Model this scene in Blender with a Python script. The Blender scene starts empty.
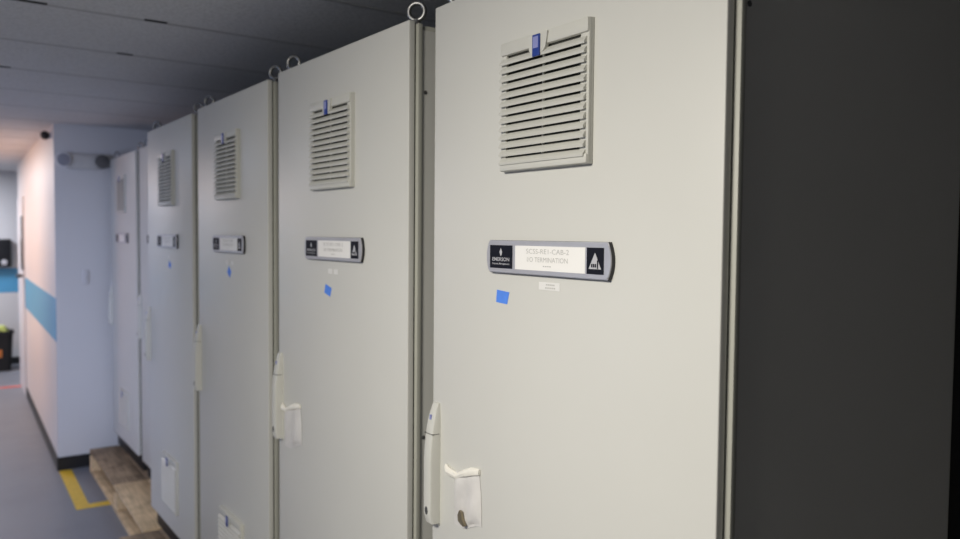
import bpy, bmesh, math, random
from mathutils import Vector, Matrix
random.seed(7)
SC = bpy.context.scene
COL = SC.collection
CZ = 1.684                      # eye height above the floor

# ------------------------------------------------------------------ materials
def nodes(name):
    m = bpy.data.materials.new(name); m.use_nodes = True
    nt = m.node_tree
    return m, nt, nt.nodes['Principled BSDF']

def mat(name, col, rough=.5, metal=0.0, var=.04, scale=6.0, bump=0.0, bscale=200.0, coat=0.0, trans=0.0, emit=None, es=0.0, spec=.5):
    m, nt, b = nodes(name)
    tc = nt.nodes.new('ShaderNodeTexCoord')
    n = nt.nodes.new('ShaderNodeTexNoise'); n.inputs['Scale'].default_value = scale; n.inputs['Detail'].default_value = 4
    nt.links.new(tc.outputs['Object'], n.inputs['Vector'])
    r = nt.nodes.new('ShaderNodeValToRGB')
    lo = [max(0, c*(1-var)) for c in col]; hi = [min(1, c*(1+var)) for c in col]
    r.color_ramp.elements[0].position = .3; r.color_ramp.elements[1].position = .7
    r.color_ramp.elements[0].color = (*lo, 1); r.color_ramp.elements[1].color = (*hi, 1)
    nt.links.new(n.outputs['Fac'], r.inputs['Fac']); nt.links.new(r.outputs['Color'], b.inputs['Base Color'])
    b.inputs['Roughness'].default_value = rough; b.inputs['Metallic'].default_value = metal
    b.inputs['Coat Weight'].default_value = coat
    b.inputs['Transmission Weight'].default_value = trans
    b.inputs['Specular IOR Level'].default_value = spec
    if emit:
        b.inputs['Emission Color'].default_value = (*emit, 1); b.inputs['Emission Strength'].default_value = es
    if bump:
        n2 = nt.nodes.new('ShaderNodeTexNoise'); n2.inputs['Scale'].default_value = bscale; n2.inputs['Detail'].default_value = 2
        nt.links.new(tc.outputs['Object'], n2.inputs['Vector'])
        bp = nt.nodes.new('ShaderNodeBump'); bp.inputs['Strength'].default_value = bump; bp.inputs['Distance'].default_value = .002
        nt.links.new(n2.outputs['Fac'], bp.inputs['Height']); nt.links.new(bp.outputs['Normal'], b.inputs['Normal'])
    return m

def wood_mat(name, c1, c2):
    m, nt, b = nodes(name)
    tc = nt.nodes.new('ShaderNodeTexCoord'); mp = nt.nodes.new('ShaderNodeMapping')
    mp.inputs['Scale'].default_value = (22, 1.6, 22)
    nt.links.new(tc.outputs['Object'], mp.inputs['Vector'])
    n = nt.nodes.new('ShaderNodeTexNoise'); n.inputs['Scale'].default_value = 2.2; n.inputs['Detail'].default_value = 7; n.inputs['Distortion'].default_value = .8
    nt.links.new(mp.outputs['Vector'], n.inputs['Vector'])
    n2 = nt.nodes.new('ShaderNodeTexNoise'); n2.inputs['Scale'].default_value = 7; n2.inputs['Detail'].default_value = 5
    nt.links.new(tc.outputs['Object'], n2.inputs['Vector'])
    mx = nt.nodes.new('ShaderNodeMath'); mx.operation = 'MULTIPLY_ADD'; mx.inputs[1].default_value = .5
    nt.links.new(n2.outputs['Fac'], mx.inputs[0])
    ml = nt.nodes.new('ShaderNodeMath'); ml.operation = 'MULTIPLY'; ml.inputs[1].default_value = .5
    nt.links.new(n.outputs['Fac'], ml.inputs[0]); nt.links.new(ml.outputs[0], mx.inputs[2])
    r = nt.nodes.new('ShaderNodeValToRGB')
    r.color_ramp.elements[0].position = .36; r.color_ramp.elements[1].position = .64
    r.color_ramp.elements[0].color = (*c1, 1); r.color_ramp.elements[1].color = (*c2, 1)
    nt.links.new(mx.outputs[0], r.inputs['Fac']); nt.links.new(r.outputs['Color'], b.inputs['Base Color'])
    b.inputs['Roughness'].default_value = .8
    bp = nt.nodes.new('ShaderNodeBump'); bp.inputs['Strength'].default_value = .4; bp.inputs['Distance'].default_value = .003
    nt.links.new(n.outputs['Fac'], bp.inputs['Height']); nt.links.new(bp.outputs['Normal'], b.inputs['Normal'])
    return m

M = {}
M['paint'] = mat('light_grey_powder_coat', (.64, .635, .60), .38, var=.012, scale=3, bump=.08, bscale=650, spec=.36)
M['edge'] = mat('shaded_frame_grey', (.42, .42, .37), .45, var=.02)  # frame grey lowered to hold the shade the door throws on it
M['plastic'] = mat('light_grey_plastic', (.60, .595, .55), .42, var=.015)
M['handle'] = mat('pale_grey_plastic', (.62, .615, .57), .36, var=.015)
M['seal'] = mat('black_rubber_seal', (.012, .012, .011), .7)
M['plinth'] = mat('black_plinth_paint', (.012, .012, .012), .55)
M['mesh_dark'] = mat('shaded_recess_mat', (.035, .034, .03), .9, bump=.4, bscale=300)  # near-black holds the shade of the vent recess and handle groove
M['steel'] = mat('galvanised_steel', (.32, .32, .32), .36, metal=1, var=.08, scale=60)
M['screw'] = mat('dark_steel_screw', (.10, .10, .10), .5, metal=.4)
M['frame_metal'] = mat('silver_anodised_frame', (.54, .54, .58), .38, metal=.4, var=.03, scale=30)
M['black_plastic'] = mat('black_gloss_plastic', (.014, .014, .017), .3)
M['navy'] = mat('near_black_navy_print', (.010, .011, .018), .55, spec=.12)
M['insert'] = mat('white_engraving_plastic', (.90, .885, .86), .5, var=.01)
M['ink'] = mat('grey_engraved_lettering', (.52, .51, .49), .6)
M['silver_print'] = mat('silver_print', (.50, .50, .53), .45)
M['blue_badge'] = mat('blue_badge', (.02, .05, .27), .3)
M['blue_badge_light'] = mat('pale_blue_badge_window', (.26, .28, .55), .3)
M['tape'] = mat('blue_masking_tape', (.09, .26, .86), .6, var=.06, scale=50)
M['sticker'] = mat('white_sticker', (.80, .79, .77), .5)
M['pouch'] = mat('white_plastic_pouch', (.70, .68, .66), .3, var=.05, scale=30, bump=.6, bscale=45)
M['tapewhite'] = mat('cream_tape', (.86, .83, .76), .5, var=.04, scale=60)
M['key'] = mat('brass_key', (.26, .22, .15), .4, metal=.6)
M['wood'] = wood_mat('weathered_pallet_wood', (.13, .09, .055), (.42, .31, .20))
M['wood_light'] = wood_mat('pale_pallet_wood', (.40, .29, .165), (.80, .60, .36))
M['white_unit'] = mat('white_plastic_unit', (.55, .55, .54), .5)
M['lens'] = mat('clear_lamp_lens', (.30, .31, .36), .15, spec=.8)
M['lamp_white'] = mat('white_lamp_shell', (.8, .8, .82), .4)
M['lamp_grey'] = mat('grey_lamp_shell', (.10, .10, .10), .5)
M['cam_black'] = mat('black_camera_shell', (.008, .008, .009), .35)
M['plate'] = mat('white_wall_plate', (.62, .62, .64), .45)
M['bin'] = mat('black_bin_plastic', (.015, .015, .015), .5)
M['bag'] = mat('yellow_green_bag', (.55, .62, .18), .5, var=.15, scale=20)
M['orange'] = mat('orange_label', (.65, .22, .05), .6)
M['wallpaint'] = mat('white_wall_paint', (.66, .66, .67), .45, var=.015, scale=2, bump=.1, bscale=120)
M['wallwarm'] = M['wallpaint']
M['walldark'] = mat('shade_dark_wall', (.05, .05, .05), .8, var=.05, scale=2)  # dark tone stands for unlit walls and keeps the end panel dim
M['blue'] = mat('blue_wall_stripe_paint', (.09, .34, .58), .5, var=.02)
M['baseb'] = mat('black_vinyl_baseboard', (.012, .012, .013), .5)
M['yellow'] = mat('yellow_floor_tape', (.72, .48, .03), .5, var=.1, scale=25)
M['red'] = mat('red_floor_tape', (.72, .09, .04), .5, var=.05, scale=25)
M['doorpaint'] = mat('white_door_paint', (.62, .62, .64), .45)
M['pane'] = mat('grey_door_glass', (.22, .24, .25), .12)
M['tbar'] = mat('grey_ceiling_grid', (.5, .5, .51), .6)

def floor_mat():
    m, nt, b = nodes('grey_blue_vinyl_floor')
    tc = nt.nodes.new('ShaderNodeTexCoord')
    n = nt.nodes.new('ShaderNodeTexNoise'); n.inputs['Scale'].default_value = 2.2; n.inputs['Detail'].default_value = 6
    n2 = nt.nodes.new('ShaderNodeTexNoise'); n2.inputs['Scale'].default_value = 120; n2.inputs['Detail'].default_value = 2
    for k in (n, n2): nt.links.new(tc.outputs['Object'], k.inputs['Vector'])
    mx = nt.nodes.new('ShaderNodeMath'); mx.operation = 'ADD'
    nt.links.new(n.outputs['Fac'], mx.inputs[0]); nt.links.new(n2.outputs['Fac'], mx.inputs[1])
    r = nt.nodes.new('ShaderNodeValToRGB'); r.color_ramp.elements[0].position = .7; r.color_ramp.elements[1].position = 1.3
    r.color_ramp.elements[0].color = (.165, .175, .205, 1); r.color_ramp.elements[1].color = (.205, .215, .245, 1)
    nt.links.new(mx.outputs[0], r.inputs['Fac']); nt.links.new(r.outputs['Color'], b.inputs['Base Color'])
    b.inputs['Roughness'].default_value = .42
    return m
M['floor'] = floor_mat()

def ceil_mat():
    m, nt, b = nodes('mineral_fibre_ceiling_tile')
    tc = nt.nodes.new('ShaderNodeTexCoord')
    n = nt.nodes.new('ShaderNodeTexNoise'); n.inputs['Scale'].default_value = 90; n.inputs['Detail'].default_value = 3
    v = nt.nodes.new('ShaderNodeTexVoronoi'); v.inputs['Scale'].default_value = 70
    for k in (n, v): nt.links.new(tc.outputs['Object'], k.inputs['Vector'])
    r = nt.nodes.new('ShaderNodeValToRGB'); r.color_ramp.elements[0].position = .3; r.color_ramp.elements[1].position = .6
    r.color_ramp.elements[0].color = (.64, .64, .655, 1); r.color_ramp.elements[1].color = (.76, .76, .775, 1)
    nt.links.new(n.outputs['Fac'], r.inputs['Fac']); nt.links.new(r.outputs['Color'], b.inputs['Base Color'])
    b.inputs['Roughness'].default_value = .9
    bp = nt.nodes.new('ShaderNodeBump'); bp.inputs['Strength'].default_value = .3; bp.inputs['Distance'].default_value = .003
    nt.links.new(v.outputs['Distance'], bp.inputs['Height']); nt.links.new(bp.outputs['Normal'], b.inputs['Normal'])
    return m
M['ceiling'] = ceil_mat()

# ------------------------------------------------------------------ mesh helpers
def newbm(): return bmesh.new()

def box(bm, x0, x1, y0, y1, z0, z1, bevel=0.0, seg=2, mtx=None):
    vs = [bm.verts.new((x, y, z)) for x in (x0, x1) for y in (y0, y1) for z in (z0, z1)]
    idx = [(0, 1, 3, 2), (4, 6, 7, 5), (0, 4, 5, 1), (2, 3, 7, 6), (0, 2, 6, 4), (1, 5, 7, 3)]
    fs = [bm.faces.new([vs[i] for i in f]) for f in idx]
    if bevel:
        es = list({e for f in fs for e in f.edges})
        r = bmesh.ops.bevel(bm, geom=es, offset=bevel, segments=seg, affect='EDGES', profile=.5)
        vs = list({v for f in r['faces'] for v in f.verts} | {v for v in vs if v.is_valid})
    if mtx is not None:
        bmesh.ops.transform(bm, matrix=mtx, verts=[v for v in vs if v.is_valid])
    return vs

def prism(bm, pts, d0, d1, fn):
    """extrude the outline pts (a,b) from depth d0 to d1; fn(a,b,d) -> xyz"""
    A = [bm.verts.new(fn(a, b, d0)) for a, b in pts]
    B = [bm.verts.new(fn(a, b, d1)) for a, b in pts]
    n = len(pts)
    bm.faces.new(A[::-1]); bm.faces.new(B)
    for i in range(n):
        j = (i+1) % n
        bm.faces.new((A[i], A[j], B[j], B[i]))

def lathe(bm, prof, mtx, seg=24):
    """revolve (r,z) profile about local z"""
    rings = []
    for r, z in prof:
        if r < 1e-6: rings.append([bm.verts.new(mtx @ Vector((0, 0, z)))])
        else: rings.append([bm.verts.new(mtx @ Vector((r*math.cos(2*math.pi*i/seg), r*math.sin(2*math.pi*i/seg), z))) for i in range(seg)])
    for a, b in zip(rings, rings[1:]):
        for i in range(seg):
            j = (i+1) % seg
            if len(a) == 1 and len(b) == 1: continue
            if len(a) == 1: bm.faces.new((a[0], b[j], b[i]))
            elif len(b) == 1: bm.faces.new((a[i], a[j], b[0]))
            else: bm.faces.new((a[i], a[j], b[j], b[i]))

def torus(bm, mtx, R, r, n=28, k=12):
    V = [[bm.verts.new(mtx @ Vector(((R+r*math.cos(2*math.pi*j/k))*math.cos(2*math.pi*i/n), (R+r*math.cos(2*math.pi*j/k))*math.sin(2*math.pi*i/n), r*math.sin(2*math.pi*j/k)))) for j in range(k)] for i in range(n)]
    for i in range(n):
        for j in range(k):
            bm.faces.new((V[i][j], V[(i+1) % n][j], V[(i+1) % n][(j+1) % k], V[i][(j+1) % k]))

def obj(name, bm, m, parent=None, smooth=True):
    bmesh.ops.recalc_face_normals(bm, faces=bm.faces)
    me = bpy.data.meshes.new(name); bm.to_mesh(me); bm.free()
    me.materials.append(m)
    if smooth:
        for p in me.polygons: p.use_smooth = True
        me.set_sharp_from_angle(angle=math.radians(35))
    o = bpy.data.objects.new(name, me); COL.objects.link(o)
    if parent: o.parent = parent
    return o

def thing(name, label, cat, loc=(0, 0, 0), rotz=0, group=None):
    o = bpy.data.objects.new(name, None); COL.objects.link(o)
    o.location = loc; o.rotation_euler = (0, 0, rotz); o.empty_display_size = .1
    o['label'] = label; o['category'] = cat
    if group: o['group'] = group
    return o

def tag(o, label, cat, group=None):
    o['label'] = label; o['category'] = cat
    if group: o['group'] = group
    return o

def struct(name, bm, m, parent=None, smooth=False):
    o = obj(name, bm, m, parent, smooth)
    if not parent: o['kind'] = 'structure'
    return o

def bx(*a, **k):
    bm = newbm(); box(bm, *a, **k); return bm

def text_mesh(name, lines, m, parent, fn, weight=0.0):
    """lines: (string, centre a, baseline b, height, squeeze, width or None); fn(a,b,d)->xyz"""
    bm = newbm()
    for s, ca, b0, h, wid in lines:
        cu = bpy.data.curves.new('t', 'FONT'); cu.body = s; cu.size = 1; cu.extrude = .0; cu.offset = weight
        cu.resolution_u = 3
        to = bpy.data.objects.new('t', cu); COL.objects.link(to)
        bpy.context.view_layer.update()
        me = bpy.data.meshes.new_from_object(to.evaluated_get(bpy.context.evaluated_depsgraph_get()))
        bpy.data.objects.remove(to); bpy.data.curves.remove(cu)
        xs = [v.co.x for v in me.vertices]
        x0, x1 = min(xs), max(xs)
        cap = .70
        sy = h/cap; sx = wid/(x1-x0) if wid else sy
        n0 = len(bm.verts)
        bm.from_mesh(me); bpy.data.meshes.remove(me)
        bm.verts.ensure_lookup_table()
        for v in bm.verts[n0:]:
            a = ca + (v.co.x-(x0+x1)/2)*sx; b = b0+v.co.y*sy
            v.co = Vector(fn(a, b, 0))
    return obj(name, bm, m, parent, smooth=False)

# ------------------------------------------------------------------ the room
RX0, RX1, RY0, RY1, H = -3.6, 1.92, -1.9, 11.42, CZ+.742
struct('floor', bx(RX0-.1, RX1+.1, RY0-.1, RY1+.1, -.1, 0), M['floor'])
struct('ceiling', bx(RX0-.1, RX1+.1, RY0-.1, RY1+.1, H, H+.1), M['ceiling'])
struct('wall_left', bx(RX0-.1, RX0, RY0-.1, RY1+.1, 0, H), M['wallpaint'])
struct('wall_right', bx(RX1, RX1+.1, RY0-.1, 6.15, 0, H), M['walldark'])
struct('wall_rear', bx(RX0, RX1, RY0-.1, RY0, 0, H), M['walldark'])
struct('wall_far', bx(RX0, RX1, RY1, RY1+.1, 0, H), M['wallpaint'])
WX, WY, WS, WYE = .779, 6.15, .0349, 10.05
def wx(y): return WX + WS*(y-WY)
bm = newbm()
prism(bm, [(WX, WY), (RX1+.1, WY), (RX1+.1, WYE), (wx(WYE), WYE)], 0, H, lambda a, b, d: (a, b, d))
struct('wall_corridor', bm, M['wallwarm'])
# blue stripe on the corridor wall and on the far wall
def along(y0, y1, z0, z1, t, t0=0.0):
    bm = newbm()
    prism(bm, [(wx(y0)-t, y0), (wx(y0)-t0, y0), (wx(y1)-t0, y1), (wx(y1)-t, y1)], z0, z1, lambda a, b, d: (a, b, d))
    return bm
SZ0, SZ1 = CZ-.775, CZ-.47
struct('trim_1', along(WY+.0, WYE, SZ0, SZ1, .002), M['blue'])
struct('trim_2', bx(RX0, RX1, RY1-.002, RY1, SZ0, SZ1), M['blue'])
# baseboards
struct('baseboard_corridor', along(WY-.006, WYE, 0, .092, .008), M['baseb'])
struct('baseboard_end', bx(WX-.008, RX1, WY-.008, WY, 0, .092), M['baseb'])
struct('baseboard_far', bx(RX0, RX1, RY1-.008, RY1, 0, .092), M['baseb'])
struct('baseboard_left', bx(RX0, RX0+.008, RY0, RY1, 0, .092), M['baseb'])
# ceiling grid
bm = newbm()
y = 2.955
ys = [2.955+.616*k for k in range(-8, 14)]
for yy in ys:
    if yy < RY1: box(bm, RX0, RX1, yy-.010, yy+.010, H-.0012, H+.002)
struct('trim_3', bm, M['tbar'])
bm = newbm()
for x0, x1, yy in ((.66, .735, 2.944), (.69, .75, 3.56), (.30, .36, 4.176), (.25, .36, 2.944)):
    box(bm, x0, x1, yy-.012, yy+.006, H-.0025, H+.001)
struct('tile_gap_shade', bm, M['seal'])  # black strips stand in for the shade in open tile gaps
# door in the corridor wall: a pale leaf with a black-framed glass panel
d = struct('door_1', along(9.12, 9.98, .0, 2.03, .012), M['doorpaint'])
struct('vision_panel_frame', along(9.16, 9.40, CZ-.40, CZ+.15, .02, .012), M['black_plastic'], d)
struct('vision_panel', along(9.19, 9.37, CZ-.36, CZ+.12, .023, .019), M['pane'], d)
bm = newbm()
hx = wx(9.2)
box(bm, hx-.065, hx-.012, 9.22, 9.25, CZ-.475, CZ-.445, bevel=.005)
box(bm, hx-.075, hx-.055, 9.12, 9.26, CZ-.475, CZ-.445, bevel=.006)
struct('door_handle', bm, M['black_plastic'], d)

# ------------------------------------------------------------------ cabinets
# local frame of a cabinet: origin under the far front edge of the door, u runs towards the near edge (-y), +x into the cabinet
DW = .795
CH = 2.04
def L(u, z, d):            # d = distance out from the door face
    return (-d, -u, z)

def make_vent(parent, u0, ztop, badge='mid'):
    w, h = .252, .252
    U0, U1, Z0, Z1 = u0, u0+w, ztop-h, ztop
    bm = newbm()
    # rear flange, rails and bands of the cover
    def bb(a0, a1, z0, z1, d0, d1, bev=.0015):
        box(bm, -d1, -d0, -a1, -a0, z0, z1, bevel=bev)
    bb(U0, U1, Z0, Z1, 0, .005, .001)
    bb(U0+.0003, U0+.016, Z0+.0003, Z1-.0003, .0042, .012)
    bb(U1-.022, U1-.0003, Z0+.0003, Z1-.0003, .0042, .012)
    bb(U0+.0006, U1-.0006, Z1-.026, Z1-.0006, .0044, .0162, .003)
    bb(U0+.0006, U1-.0006, Z0+.0006, Z0+.018, .0044, .0162, .003)
    # slats: wedge shaped, leaning outwards at the bottom
    p = h*.0642; first = Z1-h*.128
    for k in range(14):
        zt = first+.004-k*p+p-.0045
        zb = zt-p+.0036
        pts = [(.006, zt+.003), (.0125, zt), (.0195, zb+.004), (.0185, zb), (.009, zb+.003)]
        if k == 0: continue
        pr_ = [(dd, zz) for dd, zz in pts]
        A = [bm.verts.new((-dd, -(U0+.002), zz)) for dd, zz in pr_]
        B = [bm.verts.new((-dd, -(U1-.006), zz)) for dd, zz in pr_]
        bm.faces.new(A); bm.faces.new(B[::-1])
        for i in range(5):
            j = (i+1) % 5
            bm.faces.new((A[i], B[i], B[j], A[j]))
    bb((U0+U1)/2-.002, (U0+U1)/2+.002, Z0+.01, Z1-.01, .004, .010, 0)
    v = obj('vent_cover', bm, M['plastic'], parent)
    bm = newbm()
    box(bm, -.0062, -.0045, -(U1-.03), -(U0+.016), Z0+.012, Z1-.02)
    obj('filter_mat', bm, M['mesh_dark'], v)
    c = {'mid': .47, 'left': .34, 'far': .28}[badge]
    um = U0+w*c
    bm = newbm()
    prism(bm, [(um-.026, Z1-.004), (um+.030, Z1-.004), (um+.024, Z1-.032), (um+.016, Z1-.040), (um-.016, Z1-.040), (um-.023, Z1-.032)], .012, .0195, lambda a, b, dd: L(a, b, dd))
    obj('clip_tab', bm, M['plastic'], v)
    bg = obj('badge', bx(-.0225, -.019, -(um+.0105), -(um-.0105), Z1-.046, Z1-.006, bevel=.001), M['blue_badge'], v)
    obj('badge_window', bx(-.0230, -.0215, -(um+.0075), -(um-.0075), Z1-.031, Z1-.010), M['blue_badge_light'], v)
    return v

def end_shape(u0, u1, z0, z1, bulge, n=10):
    pts = []
    for i in range(n+1):
        t = i/n; z = z0+(z1-z0)*t
        pts.append((u1+bulge*(1-(2*t-1)**2)-bulge*.3, z))
    for i in range(n+1):
        t = i/n; z = z1+(z0-z1)*t
        pts.append((u0-bulge*(1-(2*t-1)**2)+bulge*.3, z))
    return pts

NU0, NU1, NZ1, NZ0 = .228, .572, CH-.521, CH-.5855
def make_plate(parent):
    bm = newbm()
    prism(bm, end_shape(NU0-.0005, NU1+.0005, NZ0-.0005, NZ1+.0005, .009), 0, .0075, lambda a, b, dd: L(a, b, dd))
    n = obj('nameplate', bm, M['black_plastic'], parent)
    bm = newbm()
    prism(bm, end_shape(NU0, NU1, NZ0, NZ1, .009), .0075, .0105, lambda a, b, dd: L(a, b, dd))
    r = bmesh.ops.bevel(bm, geom=[e for e in bm.edges if all(abs(v.co.x+.0105) < 1e-5 for v in e.verts)], offset=.0015, segments=2, affect='EDGES')
    obj('silver_frame', bm, M['frame_metal'], n)
    zt, zb = NZ1-.0095, NZ1-.0555
    def pan(name, a0, a1, m, dd=.0112): return obj(name, bx(-dd, -.0095, -a1, -a0, zb, zt), m, n)
    pan('logo_panel', NU0+.006, NU0+.080, M['navy'])
    pan('name_insert', NU0+.089, NU0+.288, M['insert'])
    pan('emblem_panel', NU0+.292, NU0+.334, M['navy'])
    T = lambda a, b, dd: L(a, b, .0116+dd)
    c = NU0+.043
    text_mesh('logo_lettering', [('EMERSON', c, zt-.0315, .0072, .056), ('Process Management', c, zt-.0385, .0036, .056)], M['silver_print'], n, T, .012)
    bm = newbm()
    bm.faces.new([bm.verts.new(T(c+a, zt-.0135+b, 0)) for a, b in [(0, .0085), (.0022, .004), (.0046, .0005), (.003, -.005), (0, -.0085), (-.0026, -.004), (-.0046, 0), (-.002, .004)]])
    obj('logo_mark', bm, M['silver_print'], n)
    ci = NU0+.185
    text_mesh('engraved_lettering', [('SCSS-RE1-CAB-2', ci, zt-.0145, .0092, .122), ('I/O TERMINATION', ci, zt-.0300, .0092, .116)], M['ink'], n, T, -.004)
    bm = newbm()
    for k in range(4):
        a = ci-.011+k*.0062
        bm.faces.new([bm.verts.new(T(p, q, 0)) for p, q in [(a, zt-.0385), (a+.0042, zt-.0385), (a+.0042, zt-.0365), (a, zt-.0365)]])
    obj('small_print', bm, M['ink'], n)
    ce = NU0+.313
    bm = newbm()
    bm.faces.new([bm.verts.new(T(ce+a, zt-.023+b, 0)) for a, b in [(-.0155, -.014), (.0155, -.014), (.0, .0145)]])
    obj('triangle_emblem', bm, M['silver_print'], n)
    bm = newbm()
    for a0, a1, b0, b1 in [(-.009, -.0055, -.011, -.005), (-.0045, -.001, -.011, -.005), (0, .0035, -.011, -.005), (.0055, .0085, -.0135, .0015)]:
        bm.faces.new([bm.verts.new(T(ce+p, zt-.023+q, .0004)) for p, q in [(a0, b0), (a1, b0), (a1, b1), (a0, b1)]])
    obj('emblem_lettering', bm, M['navy'], n)
    return n

HZ0, HZ1 = 1.53-.660, 1.53-.384     # heights above the plinth base
def make_handle(parent):
    u0, u1 = .001, .034
    bm = newbm()
    N = 26; rings = []
    for i in range(N+1):
        t = i/N
        z = HZ0+(HZ1-HZ0)*t
        if t < .10: dpt = .021+.006*math.sin(t/.10*math.pi/2)
        elif t < .5: dpt = .027
        else: dpt = .005+.022*max(0.0, math.cos((t-.5)/.5*math.pi/2))**.75
        inset = 0
        e = max(0, (t-.86)/.14)*.009
        a0, a1 = u0+inset+e*.9, u1-inset*.6-e*.3
        c = min(.007, dpt*.4)
        ring = [(a0, 0), (a0, dpt-c), (a0+c*.3, dpt-c*.3), (a0+c, dpt), (a1-c, dpt), (a1-c*.3, dpt-c*.3), (a1, dpt-c), (a1, 0)]
        rings.append([bm.verts.new(L(a, z, dd)) for a, dd in ring])
    for a, b in zip(rings, rings[1:]):
        for i in range(8):
            j = (i+1) % 8
            bm.faces.new((a[i], a[j], b[j], b[i]))
    bm.faces.new(rings[0][::-1]); bm.faces.new(rings[-1])
    h = obj('handle', bm, M['handle'], parent)
    # mounting rosette behind the grip
    obj('escutcheon', bx(-.004, 0, -.033, -.002, HZ0-.006, HZ1-.03, bevel=.0015), M['handle'], h)
    # lock barrel near the foot of the handle
    bm = newbm()
    lathe(bm, [(0, 0), (.0062, 0), (.0068, .001), (.0068, .004)], Matrix.Translation(L(.017, HZ0+.030, .0272)) @ Matrix.Rotation(math.radians(90), 4, 'Y') @ Matrix.Scale(1.5, 4, (1, 0, 0)), 20)
    obj('lock_barrel', bm, M['screw'], h)
    # parting groove below the top cap and the little printed mark on it
    bm = newbm()
    box(bm, -.0228, -.004, -.0343, -.0007, HZ0+.206, HZ0+.2072)
    obj('groove', bm, M['mesh_dark'], h)
    bm = newbm()
    box(bm, -.0172, -.010, -.020, -.013, HZ0+.238, HZ0+.249)
    obj('printed_mark', bm, M['blue_badge_light'], h)
    return h

def eyebolt(parent, x, u):
    bm = newbm()
    z = CH-.006
    lathe(bm, [(0, 0), (.013, 0), (.013, .006), (.0095, .010), (.0085, .018), (0, .018)], Matrix.Translation((x, -u, z)), 18)
    mtx = Matrix.Translation((x, -u, z+.038)) @ Matrix.Rotation(math.radians(38), 4, 'Z') @ Matrix.Rotation(math.radians(90), 4, 'Y')
    torus(bm, mtx, .0205, .0058)
    return obj('eyebolt', bm, M['steel'], parent)

def make_cabinet():
    t = thing('control_cabinet', '', 'cabinet', group='grey control cabinets in a row')
    obj('plinth', bx(.03, .72, -DW, 0, 0, .10, bevel=.002), M['plinth'], t)
    # carcass with a rounded front frame
    bm = newbm()
    box(bm, .0205, .033, -DW-.0095, .0095, .102, CH-.006, bevel=.0018)
    box(bm, .04, .735, -DW-.004, .004, .10, CH-.008, bevel=.003)
    obj('carcass', bm, M['edge'], t)
    obj('door_seal', bx(.015, .0210, -DW+.003, -.003, .104, CH-.004), M['seal'], t)
    obj('door', bx(0, .017, -DW, 0, .10, CH, bevel=.0022, seg=3), M['paint'], t)
    for s in (-1, 1):
        ya = -DW-.0055 if s < 0 else .004
        pnl = obj('side_panel', bx(.034, .725, ya, ya+.0015, .115, CH-.02), M['paint'], t)
        for z in (.10+.40, 1.03, 1.872):
            bm = newbm()
            yy = -DW-.0055 if s < 0 else .0055
            lathe(bm, [(0, .002), (.003, .002), (.0048, .001), (.0048, 0)], Matrix.Translation((.043, yy, z)) @ Matrix.Rotation(math.radians(90*(-s)), 4, 'X'), 14)
            obj('screw', bm, M['screw'], pnl)
    make_vent(t, .268, CH-.133)
    make_vent(t, .292, CH-1.58)
    make_plate(t)
    make_handle(t)
    for x in (.040, .70):
        for u in (.030, DW-.030): eyebolt(t, x, u)
    return t

def copy_tree(o, parent=None):
    c = o.copy(); COL.objects.link(c)
    if parent: c.parent = parent
    for ch in list(o.children): copy_tree(ch, c)
    return c

PT = CZ-1.53                    # top of the pallets
cab = [  # far edge X, Y, heading, label
    (.9605, 1.5185, -.405, 'nearest light grey cabinet, with sharp readable nameplate and dark side panel facing the viewer'),
    (.9461, 2.4301, 1.07, 'second light grey cabinet from the viewer, its white pouch hanging against the handle foot'),
    (.9558, 3.3489, .09, 'third light grey cabinet from the viewer, next beyond the pouch-hung second cabinet'),
    (.9689, 4.2798, -.08, 'fourth light grey cabinet from the viewer, last before the row steps back'),
    (1.120, 5.165, 0, 'fifth light grey cabinet, stepped back and mostly hidden behind the fourth'),
    (1.1245, 6.077, -.2, 'farthest light grey cabinet, set against the white end wall'),
]
proto = make_cabinet()
CABS = []
def local(c, u, z_cam, dd=0):   # point on a door, from heights given relative to the eye
    return L(u, z_cam+CZ-PT, dd)
roots = [proto]+[copy_tree(proto) for _ in cab[1:]]
for o, (x, y, a, lab) in zip(roots, cab):
    o.location = (x, y, PT); o.rotation_euler = (0, 0, math.radians(a)); o['label'] = lab

def patch(name, par, pts, m, dd=.0007, lab=None):
    bm = newbm()
    prism(bm, pts, .0001, dd, lambda a, b, d_: local(None, a, b, d_))
    o = obj(name, bm, m, par, smooth=False)
    if lab: o['label'] = lab
    return o
def quad(cu, cz, w, h, sk=0, rot=0):
    r = math.radians(rot); P = []
    for a, b in [(-w/2, -h/2), (w/2-sk, -h/2+sk*.1), (w/2, h/2), (-w/2+sk*.15, h/2)]:
        P.append((cu+a*math.cos(r)-b*math.sin(r), cz+a*math.sin(r)+b*math.cos(r)))
    return P
patch('tape_square', roots[0], quad(.264, -.1255, .042, .0255, .005, -4), M['tape'], lab='blue tape square')
patch('tape_square', roots[1], quad(.360, -.163, .041, .027, .003, -15), M['tape'], lab='tilted blue tape square')
patch('tape_square', roots[2], quad(.395, -.149, .036, .030, .002, -35), M['tape'], lab='tilted blue tape square')
patch('tape_square', roots[3], quad(.42, -.155, .038, .028, .002, -20), M['tape'], lab='blue tape square')
st = patch('sticker', roots[0], quad(.408, -.0955, .060, .0145, 0, 0), M['sticker'], lab='small white sticker')
bm = newbm()
for zz, w_ in ((-.0925, .026), (-.0985, .030)):
    for k in range(5):
        a = .412-w_/2+k*w_/5
        bm.faces.new([bm.verts.new(local(None, p, q, .0009)) for p, q in [(a, zz-.0015), (a+w_/5*.75, zz-.0015), (a+w_/5*.75, zz+.0012), (a, zz+.0012)]])
obj('small_print', bm, M['ink'], st, smooth=False)
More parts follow.
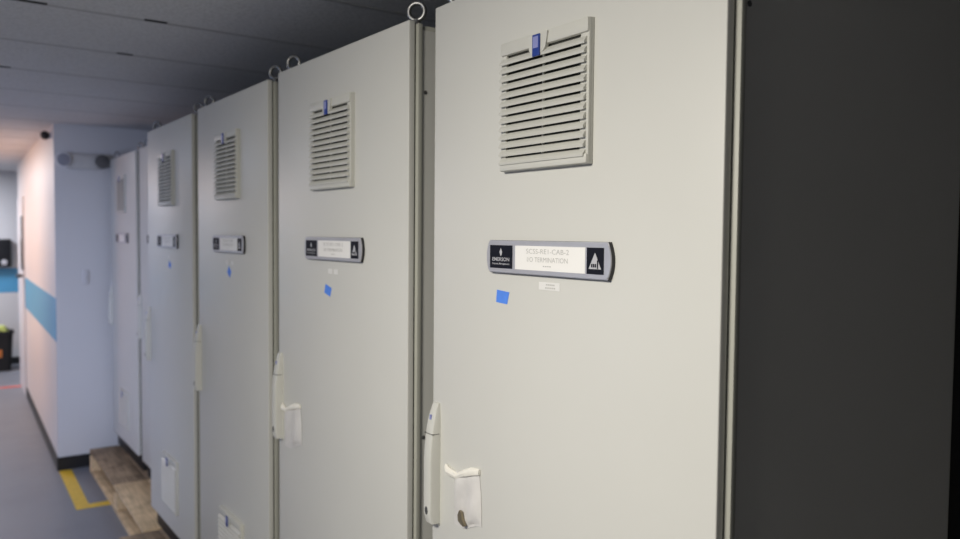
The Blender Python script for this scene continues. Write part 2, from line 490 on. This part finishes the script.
for r_, us, zz in ((1, (.374, .410), -.1075), (2, (.37, .43), -.113), (3, (.40,), -.118)):
    for u in us: patch('sticker', roots[r_], quad(u, zz, .026, .014, 0, 0), M['sticker'], lab='small white sticker')

# white pouches taped over the door near the handles (each hangs on its door)
def pouch(ci, cu, zt, w, h, label, key=True, lf=.85):
    x, y, a, _ = cab[ci]
    t = thing('plastic_pouch', label, 'pouch', (x, y, PT), math.radians(a), 'white pouches hung beside the handles')
    nu, nz = 14, 20
    bm = newbm(); F = []; B = []
    rnd = random.Random(ci)
    for j in range(nz+1):
        tz = j/nz; fr = []; bk = []
        for i in range(nu+1):
            tu = i/nu
            ww = w*(1+.06*math.sin(tz*3)+(.10*tz))
            u = cu+(tu-.5)*ww+.004*tz
            z = zt-h*tz+.17*(u-cu)-.006*math.sin(tu*5)*tz
            edge = (max(0.0, math.sin(math.pi*tu))**.5)*(max(0.0, math.sin(math.pi*min(1, tz*1.02+.04)))**.5)
            dd = .0015+.011*edge*(.7+.3*math.sin(tz*5+tu*4))+.003*math.sin(tu*9+tz*2)*edge
            fr.append(bm.verts.new(local(None, u, z, dd))); bk.append(bm.verts.new(local(None, u, z, .0008)))
        F.append(fr); B.append(bk)
    for j in range(nz):
        for i in range(nu):
            bm.faces.new((F[j][i], F[j][i+1], F[j+1][i+1], F[j+1][i]))
            bm.faces.new((B[j][i], B[j+1][i], B[j+1][i+1], B[j][i+1]))
    for j in range(nz):
        for i in (0, nu): bm.faces.new((F[j][i], F[j+1][i], B[j+1][i], B[j][i]))
    for i in range(nu):
        for j in (0, nz): bm.faces.new((F[j][i], F[j][i+1], B[j][i+1], B[j][i]))
    obj('bag', bm, M['pouch'], t)
    # folded top lip and its twisted tape end
    bm = newbm()
    path = [(cu-w*lf, zt-.006, .008, .007), (cu-w*(lf*.6+.2), zt-.012, .013, .009), (cu-w*.36, zt-.016, .009, .007), (cu-w*.1, zt-.004, .011, .009), (cu+w*.25, zt+.008, .012, .010), (cu+w*.53, zt+.013, .006, .007)]
    rings = []
    for (u, z, dd, hh) in path:
        rings.append([bm.verts.new(local(None, u, z+hh*math.sin(q*math.pi/4), max(.0008, dd*.5+dd*.62*math.cos(q*math.pi/4)))) for q in range(8)])
    for a_, b_ in zip(rings, rings[1:]):
        for i in range(8):
            j = (i+1) % 8
            bm.faces.new((a_[i], a_[j], b_[j], b_[i]))
    bm.faces.new(rings[0]); bm.faces.new(rings[-1][::-1])
    obj('tape_lip', bm, M['tapewhite'], t)
    if key:
        bm = newbm()
        kz = zt-h*.86; ku = cu-w*.12
        prism(bm, [(ku-.010, kz+.004), (ku-.004, kz+.016), (ku+.003, kz+.014), (ku+.008, kz), (ku+.018, kz-.012), (ku+.012, kz-.016), (ku, kz-.012), (ku-.008, kz-.008)], .006, .0115, lambda a_, b_, d_: local(None, a_, b_, d_))
        o = obj('key', bm, M['key'], t); o['label'] = 'dull brown key seen through the bag'
    return t
pouch(0, .143, -.515, .093, .118, 'white pouch with a brown key, taped to the nearest cabinet door')
pouch(1, .112, -.545, .115, .125, 'white pouch with no key showing, overlapping the handle of the second cabinet', key=False, lf=.62)

# ------------------------------------------------------------------ pallets under the cabinets
def make_pallet(lx, ly, light=False):
    t = thing('wooden_pallet', '', 'pallet', group='wooden pallets under the cabinets')
    h = PT
    w = lx/5
    n = 5; gap = (lx-n*w)/(n-1)
    xs = [k*(w+gap) for k in range(n)]
    for k, x in enumerate(xs):
        obj('deck_board', bx(x+.0008, x+w-.0008, 0, ly, h-.022, h-.0002*k, bevel=.003), M['wood_light' if light else 'wood'], t)
    for k, y0 in enumerate((0, ly/2-.05, ly-.1)):
        obj('cross_board', bx(.05, lx-.03, y0, y0+.1, h-.044, h-.0225, bevel=.002), M['wood'], t)
        for x in (.002 if k == 2 else .10, lx/2-.05, lx-.1):
            obj('block', bx(x, x+.09, y0, y0+.1, .0222, h-.0443, bevel=.003), M['wood_light'], t)
    for x in (0, lx/2-.05, lx-.1):
        obj('bottom_board', bx(x, x+.1, 0, ly, 0, .022, bevel=.002), M['wood_light'], t)
    return t
pA = make_pallet(.95, .93); pB = make_pallet(.95, .87, True)
pal = [
    (pA, .94, 5.09, 1.0, 'dark weathered wooden pallet under the farthest cabinet, touching the white end wall'),
    (pB, .913, 4.215, 1.6, 'paler wooden pallet between the farthest pallet and the fourth cabinet'),
]
for o, x, y, a, lab in pal:
    o.location = (x, y, 0); o.rotation_euler = (0, 0, math.radians(-a)); o['label'] = lab
for x, y, lab in ((.79, 3.25, 'wooden pallet under the fourth cabinet, only its far edge in the photo'),
                  (.86, 2.30, 'wooden pallet hidden under the third cabinet'),
                  (.86, 1.35, 'wooden pallet hidden under the second cabinet'),
                  (.86, 0.40, 'wooden pallet hidden under the nearest cabinet')):
    c = copy_tree(pA); c.location = (x, y, 0); c.rotation_euler = (0, 0, 0); c['label'] = lab

# ------------------------------------------------------------------ small things on the walls and floor
# emergency light on the end wall
t = thing('emergency_light', 'twin-head emergency light mounted high on the white end wall', 'emergency light', (.957, WY, CZ+.437))
obj('housing', bx(-.105, .105, -.05, 0, 0, .10, bevel=.008), M['white_unit'], t)
for x, sh in ((-.128, 'lamp_white'), (.118, 'lamp_grey')):
    mtx = Matrix.Translation((x, -.055, .055)) @ Matrix.Rotation(math.radians(90), 4, 'X')
    bm = newbm()
    lathe(bm, [(0, -.04), (.03, -.038), (.046, -.01), (.048, .02), (.043, .022)], mtx, 24)
    hd = obj('lamp_head', bm, M[sh], t)
    if sh == 'lamp_grey': hd['label'] = 'dark grey lamp head'
    bm = newbm()
    lathe(bm, [(.043, .0205), (.03, .023), (0, .026)], mtx, 24)
    obj('lens', bm, M['lens' if sh == 'lamp_white' else 'lamp_grey'], hd)
    bm = newbm()
    box(bm, min(x*.75, x), max(x*.75, x), -.03, -.014, .04, .07)
    obj('bracket', bm, M[sh], t)
# wall plate
t = thing('wall_plate', 'small blank wall plate on the white end wall beside the farthest cabinet', 'wall plate', (.967, WY, CZ-.375))
obj('plate', bx(-.021, .021, -.008, 0, 0, .10, bevel=.003), M['plate'], t)
obj('toggle', bx(-.005, .005, -.016, -.008, .04, .062, bevel=.002), M['plate'], t)
# little black camera at the top of the corridor wall
cx, cy, cz = .744, 6.33, CZ+.676
t = thing('security_camera', 'small black ball camera high on the corridor wall at the corner', 'camera', (wx(cy), cy, cz))
bm = newbm()
bmesh.ops.create_uvsphere(bm, u_segments=20, v_segments=14, radius=.031, matrix=Matrix.Translation((-.036, 0, 0)))
hs = obj('ball_housing', bm, M['cam_black'], t)
bm = newbm()
lathe(bm, [(0, .008), (.010, .006), (.013, 0), (.013, -.006)], Matrix.Translation((-.05, -.026, -.004)) @ Matrix.Rotation(math.radians(90), 4, 'X') @ Matrix.Rotation(math.radians(-30), 4, 'Y'), 16)
obj('lens', bm, M['black_plastic'], hs)
bm = newbm()
lathe(bm, [(0, 0), (.022, 0), (.022, .006), (.009, .010), (.009, .012)], Matrix.Rotation(math.radians(-90), 4, 'Y'), 18)
obj('mount', bm, M['plate'], t)
# L of yellow tape on the floor
bm = newbm()
prism(bm, [(.778, 6.13), (.752, 5.205), (.948, 5.195), (.948, 5.277), (.832, 5.283), (.857, 6.13)], .0003, .0013, lambda a, b, dd: (a, b, dd))
tag(obj('floor_tape', bm, M['yellow'], smooth=False), 'L of yellow tape on the floor beside the wooden pallets', 'floor tape')
tag(obj('floor_tape', bx(-1.2, .895, 9.72, 9.79, .0003, .0013), M['red'], smooth=False), 'thin red tape line crossing the corridor floor at the far end', 'floor tape')
# black box on the far wall
t = thing('wall_box', 'black box on the far wall just above the blue stripe', 'box', (.70, RY1, CZ-.45))
obj('housing', bx(-.27, .25, -.09, 0, 0, .345, bevel=.01), M['black_plastic'], t)
bm = newbm()
lathe(bm, [(0, .006), (.03, .005), (.036, 0)], Matrix.Translation((.175, -.09, .055)) @ Matrix.Rotation(math.radians(90), 4, 'X'), 18)
obj('round_badge', bm, M['silver_print'], t)
# bin
t = thing('waste_bin', 'black waste bin with a yellow-green liner at the far end of the corridor', 'bin', (.755, 11.0, 0))
def rr(hx_, hy_, r, n=5):
    P = []
    for cx_, cy_, a0 in ((hx_-r, hy_-r, 0), (-hx_+r, hy_-r, 90), (-hx_+r, -hy_+r, 180), (hx_-r, -hy_+r, 270)):
        for i in range(n+1):
            a = math.radians(a0+90*i/n); P.append((cx_+r*math.cos(a), cy_+r*math.sin(a)))
    return P
bm = newbm()
lay = [(rr(.14, .11, .04), .005), (rr(.165, .13, .05), .45), (rr(.178, .142, .05), .452), (rr(.178, .142, .05), .48), (rr(.16, .125, .05), .48), (rr(.135, .105, .04), .03)]
R_ = [[bm.verts.new((a, b, z)) for a, b in p] for p, z in lay]
for A, B in zip(R_, R_[1:]):
    for i in range(len(A)):
        j = (i+1) % len(A); bm.faces.new((A[i], A[j], B[j], B[i]))
bm.faces.new(R_[0][::-1]); bm.faces.new(R_[-1])
obj('body', bm, M['bin'], t)
bm = newbm()
bmesh.ops.create_icosphere(bm, subdivisions=4, radius=1)
rnd = random.Random(3)
for v in bm.verts:
    k = 1+.12*math.sin(v.co.x*7+1)*math.sin(v.co.y*6)+.08*math.sin(v.co.z*11+v.co.x*9)
    v.co = Vector((v.co.x*.125*k, v.co.y*.095*k, .46+v.co.z*.085*k))
obj('liner', bm, M['bag'], t)
obj('front_label', bx(-.07, .045, -.146, -.12, .17, .26, bevel=.003), M['orange'], t)

# ------------------------------------------------------------------ light
def area(name, loc, rot, sx, sy, power, col, spread=180):
    l = bpy.data.lights.new(name, 'AREA'); l.shape = 'RECTANGLE'; l.size = sx; l.size_y = sy
    l.energy = power; l.color = col; l.spread = math.radians(spread)
    o = bpy.data.objects.new(name, l); COL.objects.link(o); o.location = loc
    o.rotation_euler = [math.radians(r) for r in rot]
    return o
# fluorescent troffers in the ceiling of the aisle (behind and left of the viewer)
area('ceiling_light', (-.85, .84, H-.06), (0, -9, 0), .5, .5, 70, (1.0, .955, .86))
# added cool fill hung unseen in the aisle, aimed at the end wall
wl = area('end_wall_fill', (-2.0, 2.2, 1.2), (0, 0, 0), 1.0, 1.0, 10, (.60, .68, 1.0), 64)
wl.rotation_euler = (Vector((.8, 6.15, .55))-wl.location).to_track_quat('-Z', 'Y').to_euler()
area('side_blue_fill', (RX0+.05, 4.2, 1.3), (0, -90, 0), 1.0, 1.6, 12, (.42, .60, 1.0))  # added blue fill for the far doors, no window built here
# ceiling fixtures further along: a cool one before the corridor, warm and white ones inside it
area('cool_ceiling_light', (-.25, 5.3, H-.03), (0, 0, 0), .5, 1.0, 7, (.62, .72, 1.0))
area('warm_ceiling_light', (-.2, 9.2, H-.03), (0, 0, 0), .6, 1.2, 22, (1.0, .58, .34))
area('corridor_lamp', (-1.1, 7.9, 1.6), (0, -90, 0), 1.2, 1.4, 16, (1.0, .55, .34), 112)
area('corridor_ceiling_light', (.25, 7.3, H-.03), (0, 0, 0), .3, 1.2, 6, (1.0, .97, .95))
area('far_wall_fill', (-.2, 10.6, H-.03), (0, 0, 0), .6, .5, 60, (.82, .88, 1.0))  # added fill to brighten the far wall and its stripe
w = bpy.data.worlds.new('world'); SC.world = w; w.use_nodes = True
w.node_tree.nodes['Background'].inputs['Color'].default_value = (.5, .55, .6, 1)
w.node_tree.nodes['Background'].inputs['Strength'].default_value = .05

# ------------------------------------------------------------------ camera
yaw, pit, rol = map(math.radians, (35.6936, 2.5405, .4963))
Fv = Vector((math.sin(yaw)*math.cos(pit), math.cos(yaw)*math.cos(pit), -math.sin(pit)))
Rv = Vector((math.cos(yaw), -math.sin(yaw), 0)); Uv = Rv.cross(Fv)
R2 = Rv*math.cos(rol)+Uv*math.sin(rol); U2 = Uv*math.cos(rol)-Rv*math.sin(rol)
cd = bpy.data.cameras.new('camera'); cam = bpy.data.objects.new('camera', cd); COL.objects.link(cam)
rot = Matrix((R2, U2, -Fv)).transposed()
cam.matrix_world = Matrix.Translation((0, 0, CZ)) @ rot.to_4x4()
cd.sensor_width = 36; cd.lens = 783.62/960*36
cd.clip_start = .05
cd.dof.use_dof = True; cd.dof.focus_distance = 1.47; cd.dof.aperture_fstop = 3.3
SC.camera = cam
vs = SC.view_settings
vs.view_transform = 'Standard'; vs.look = 'None'; vs.gamma = 1; vs.use_curve_mapping = False
vs.exposure = 0.0
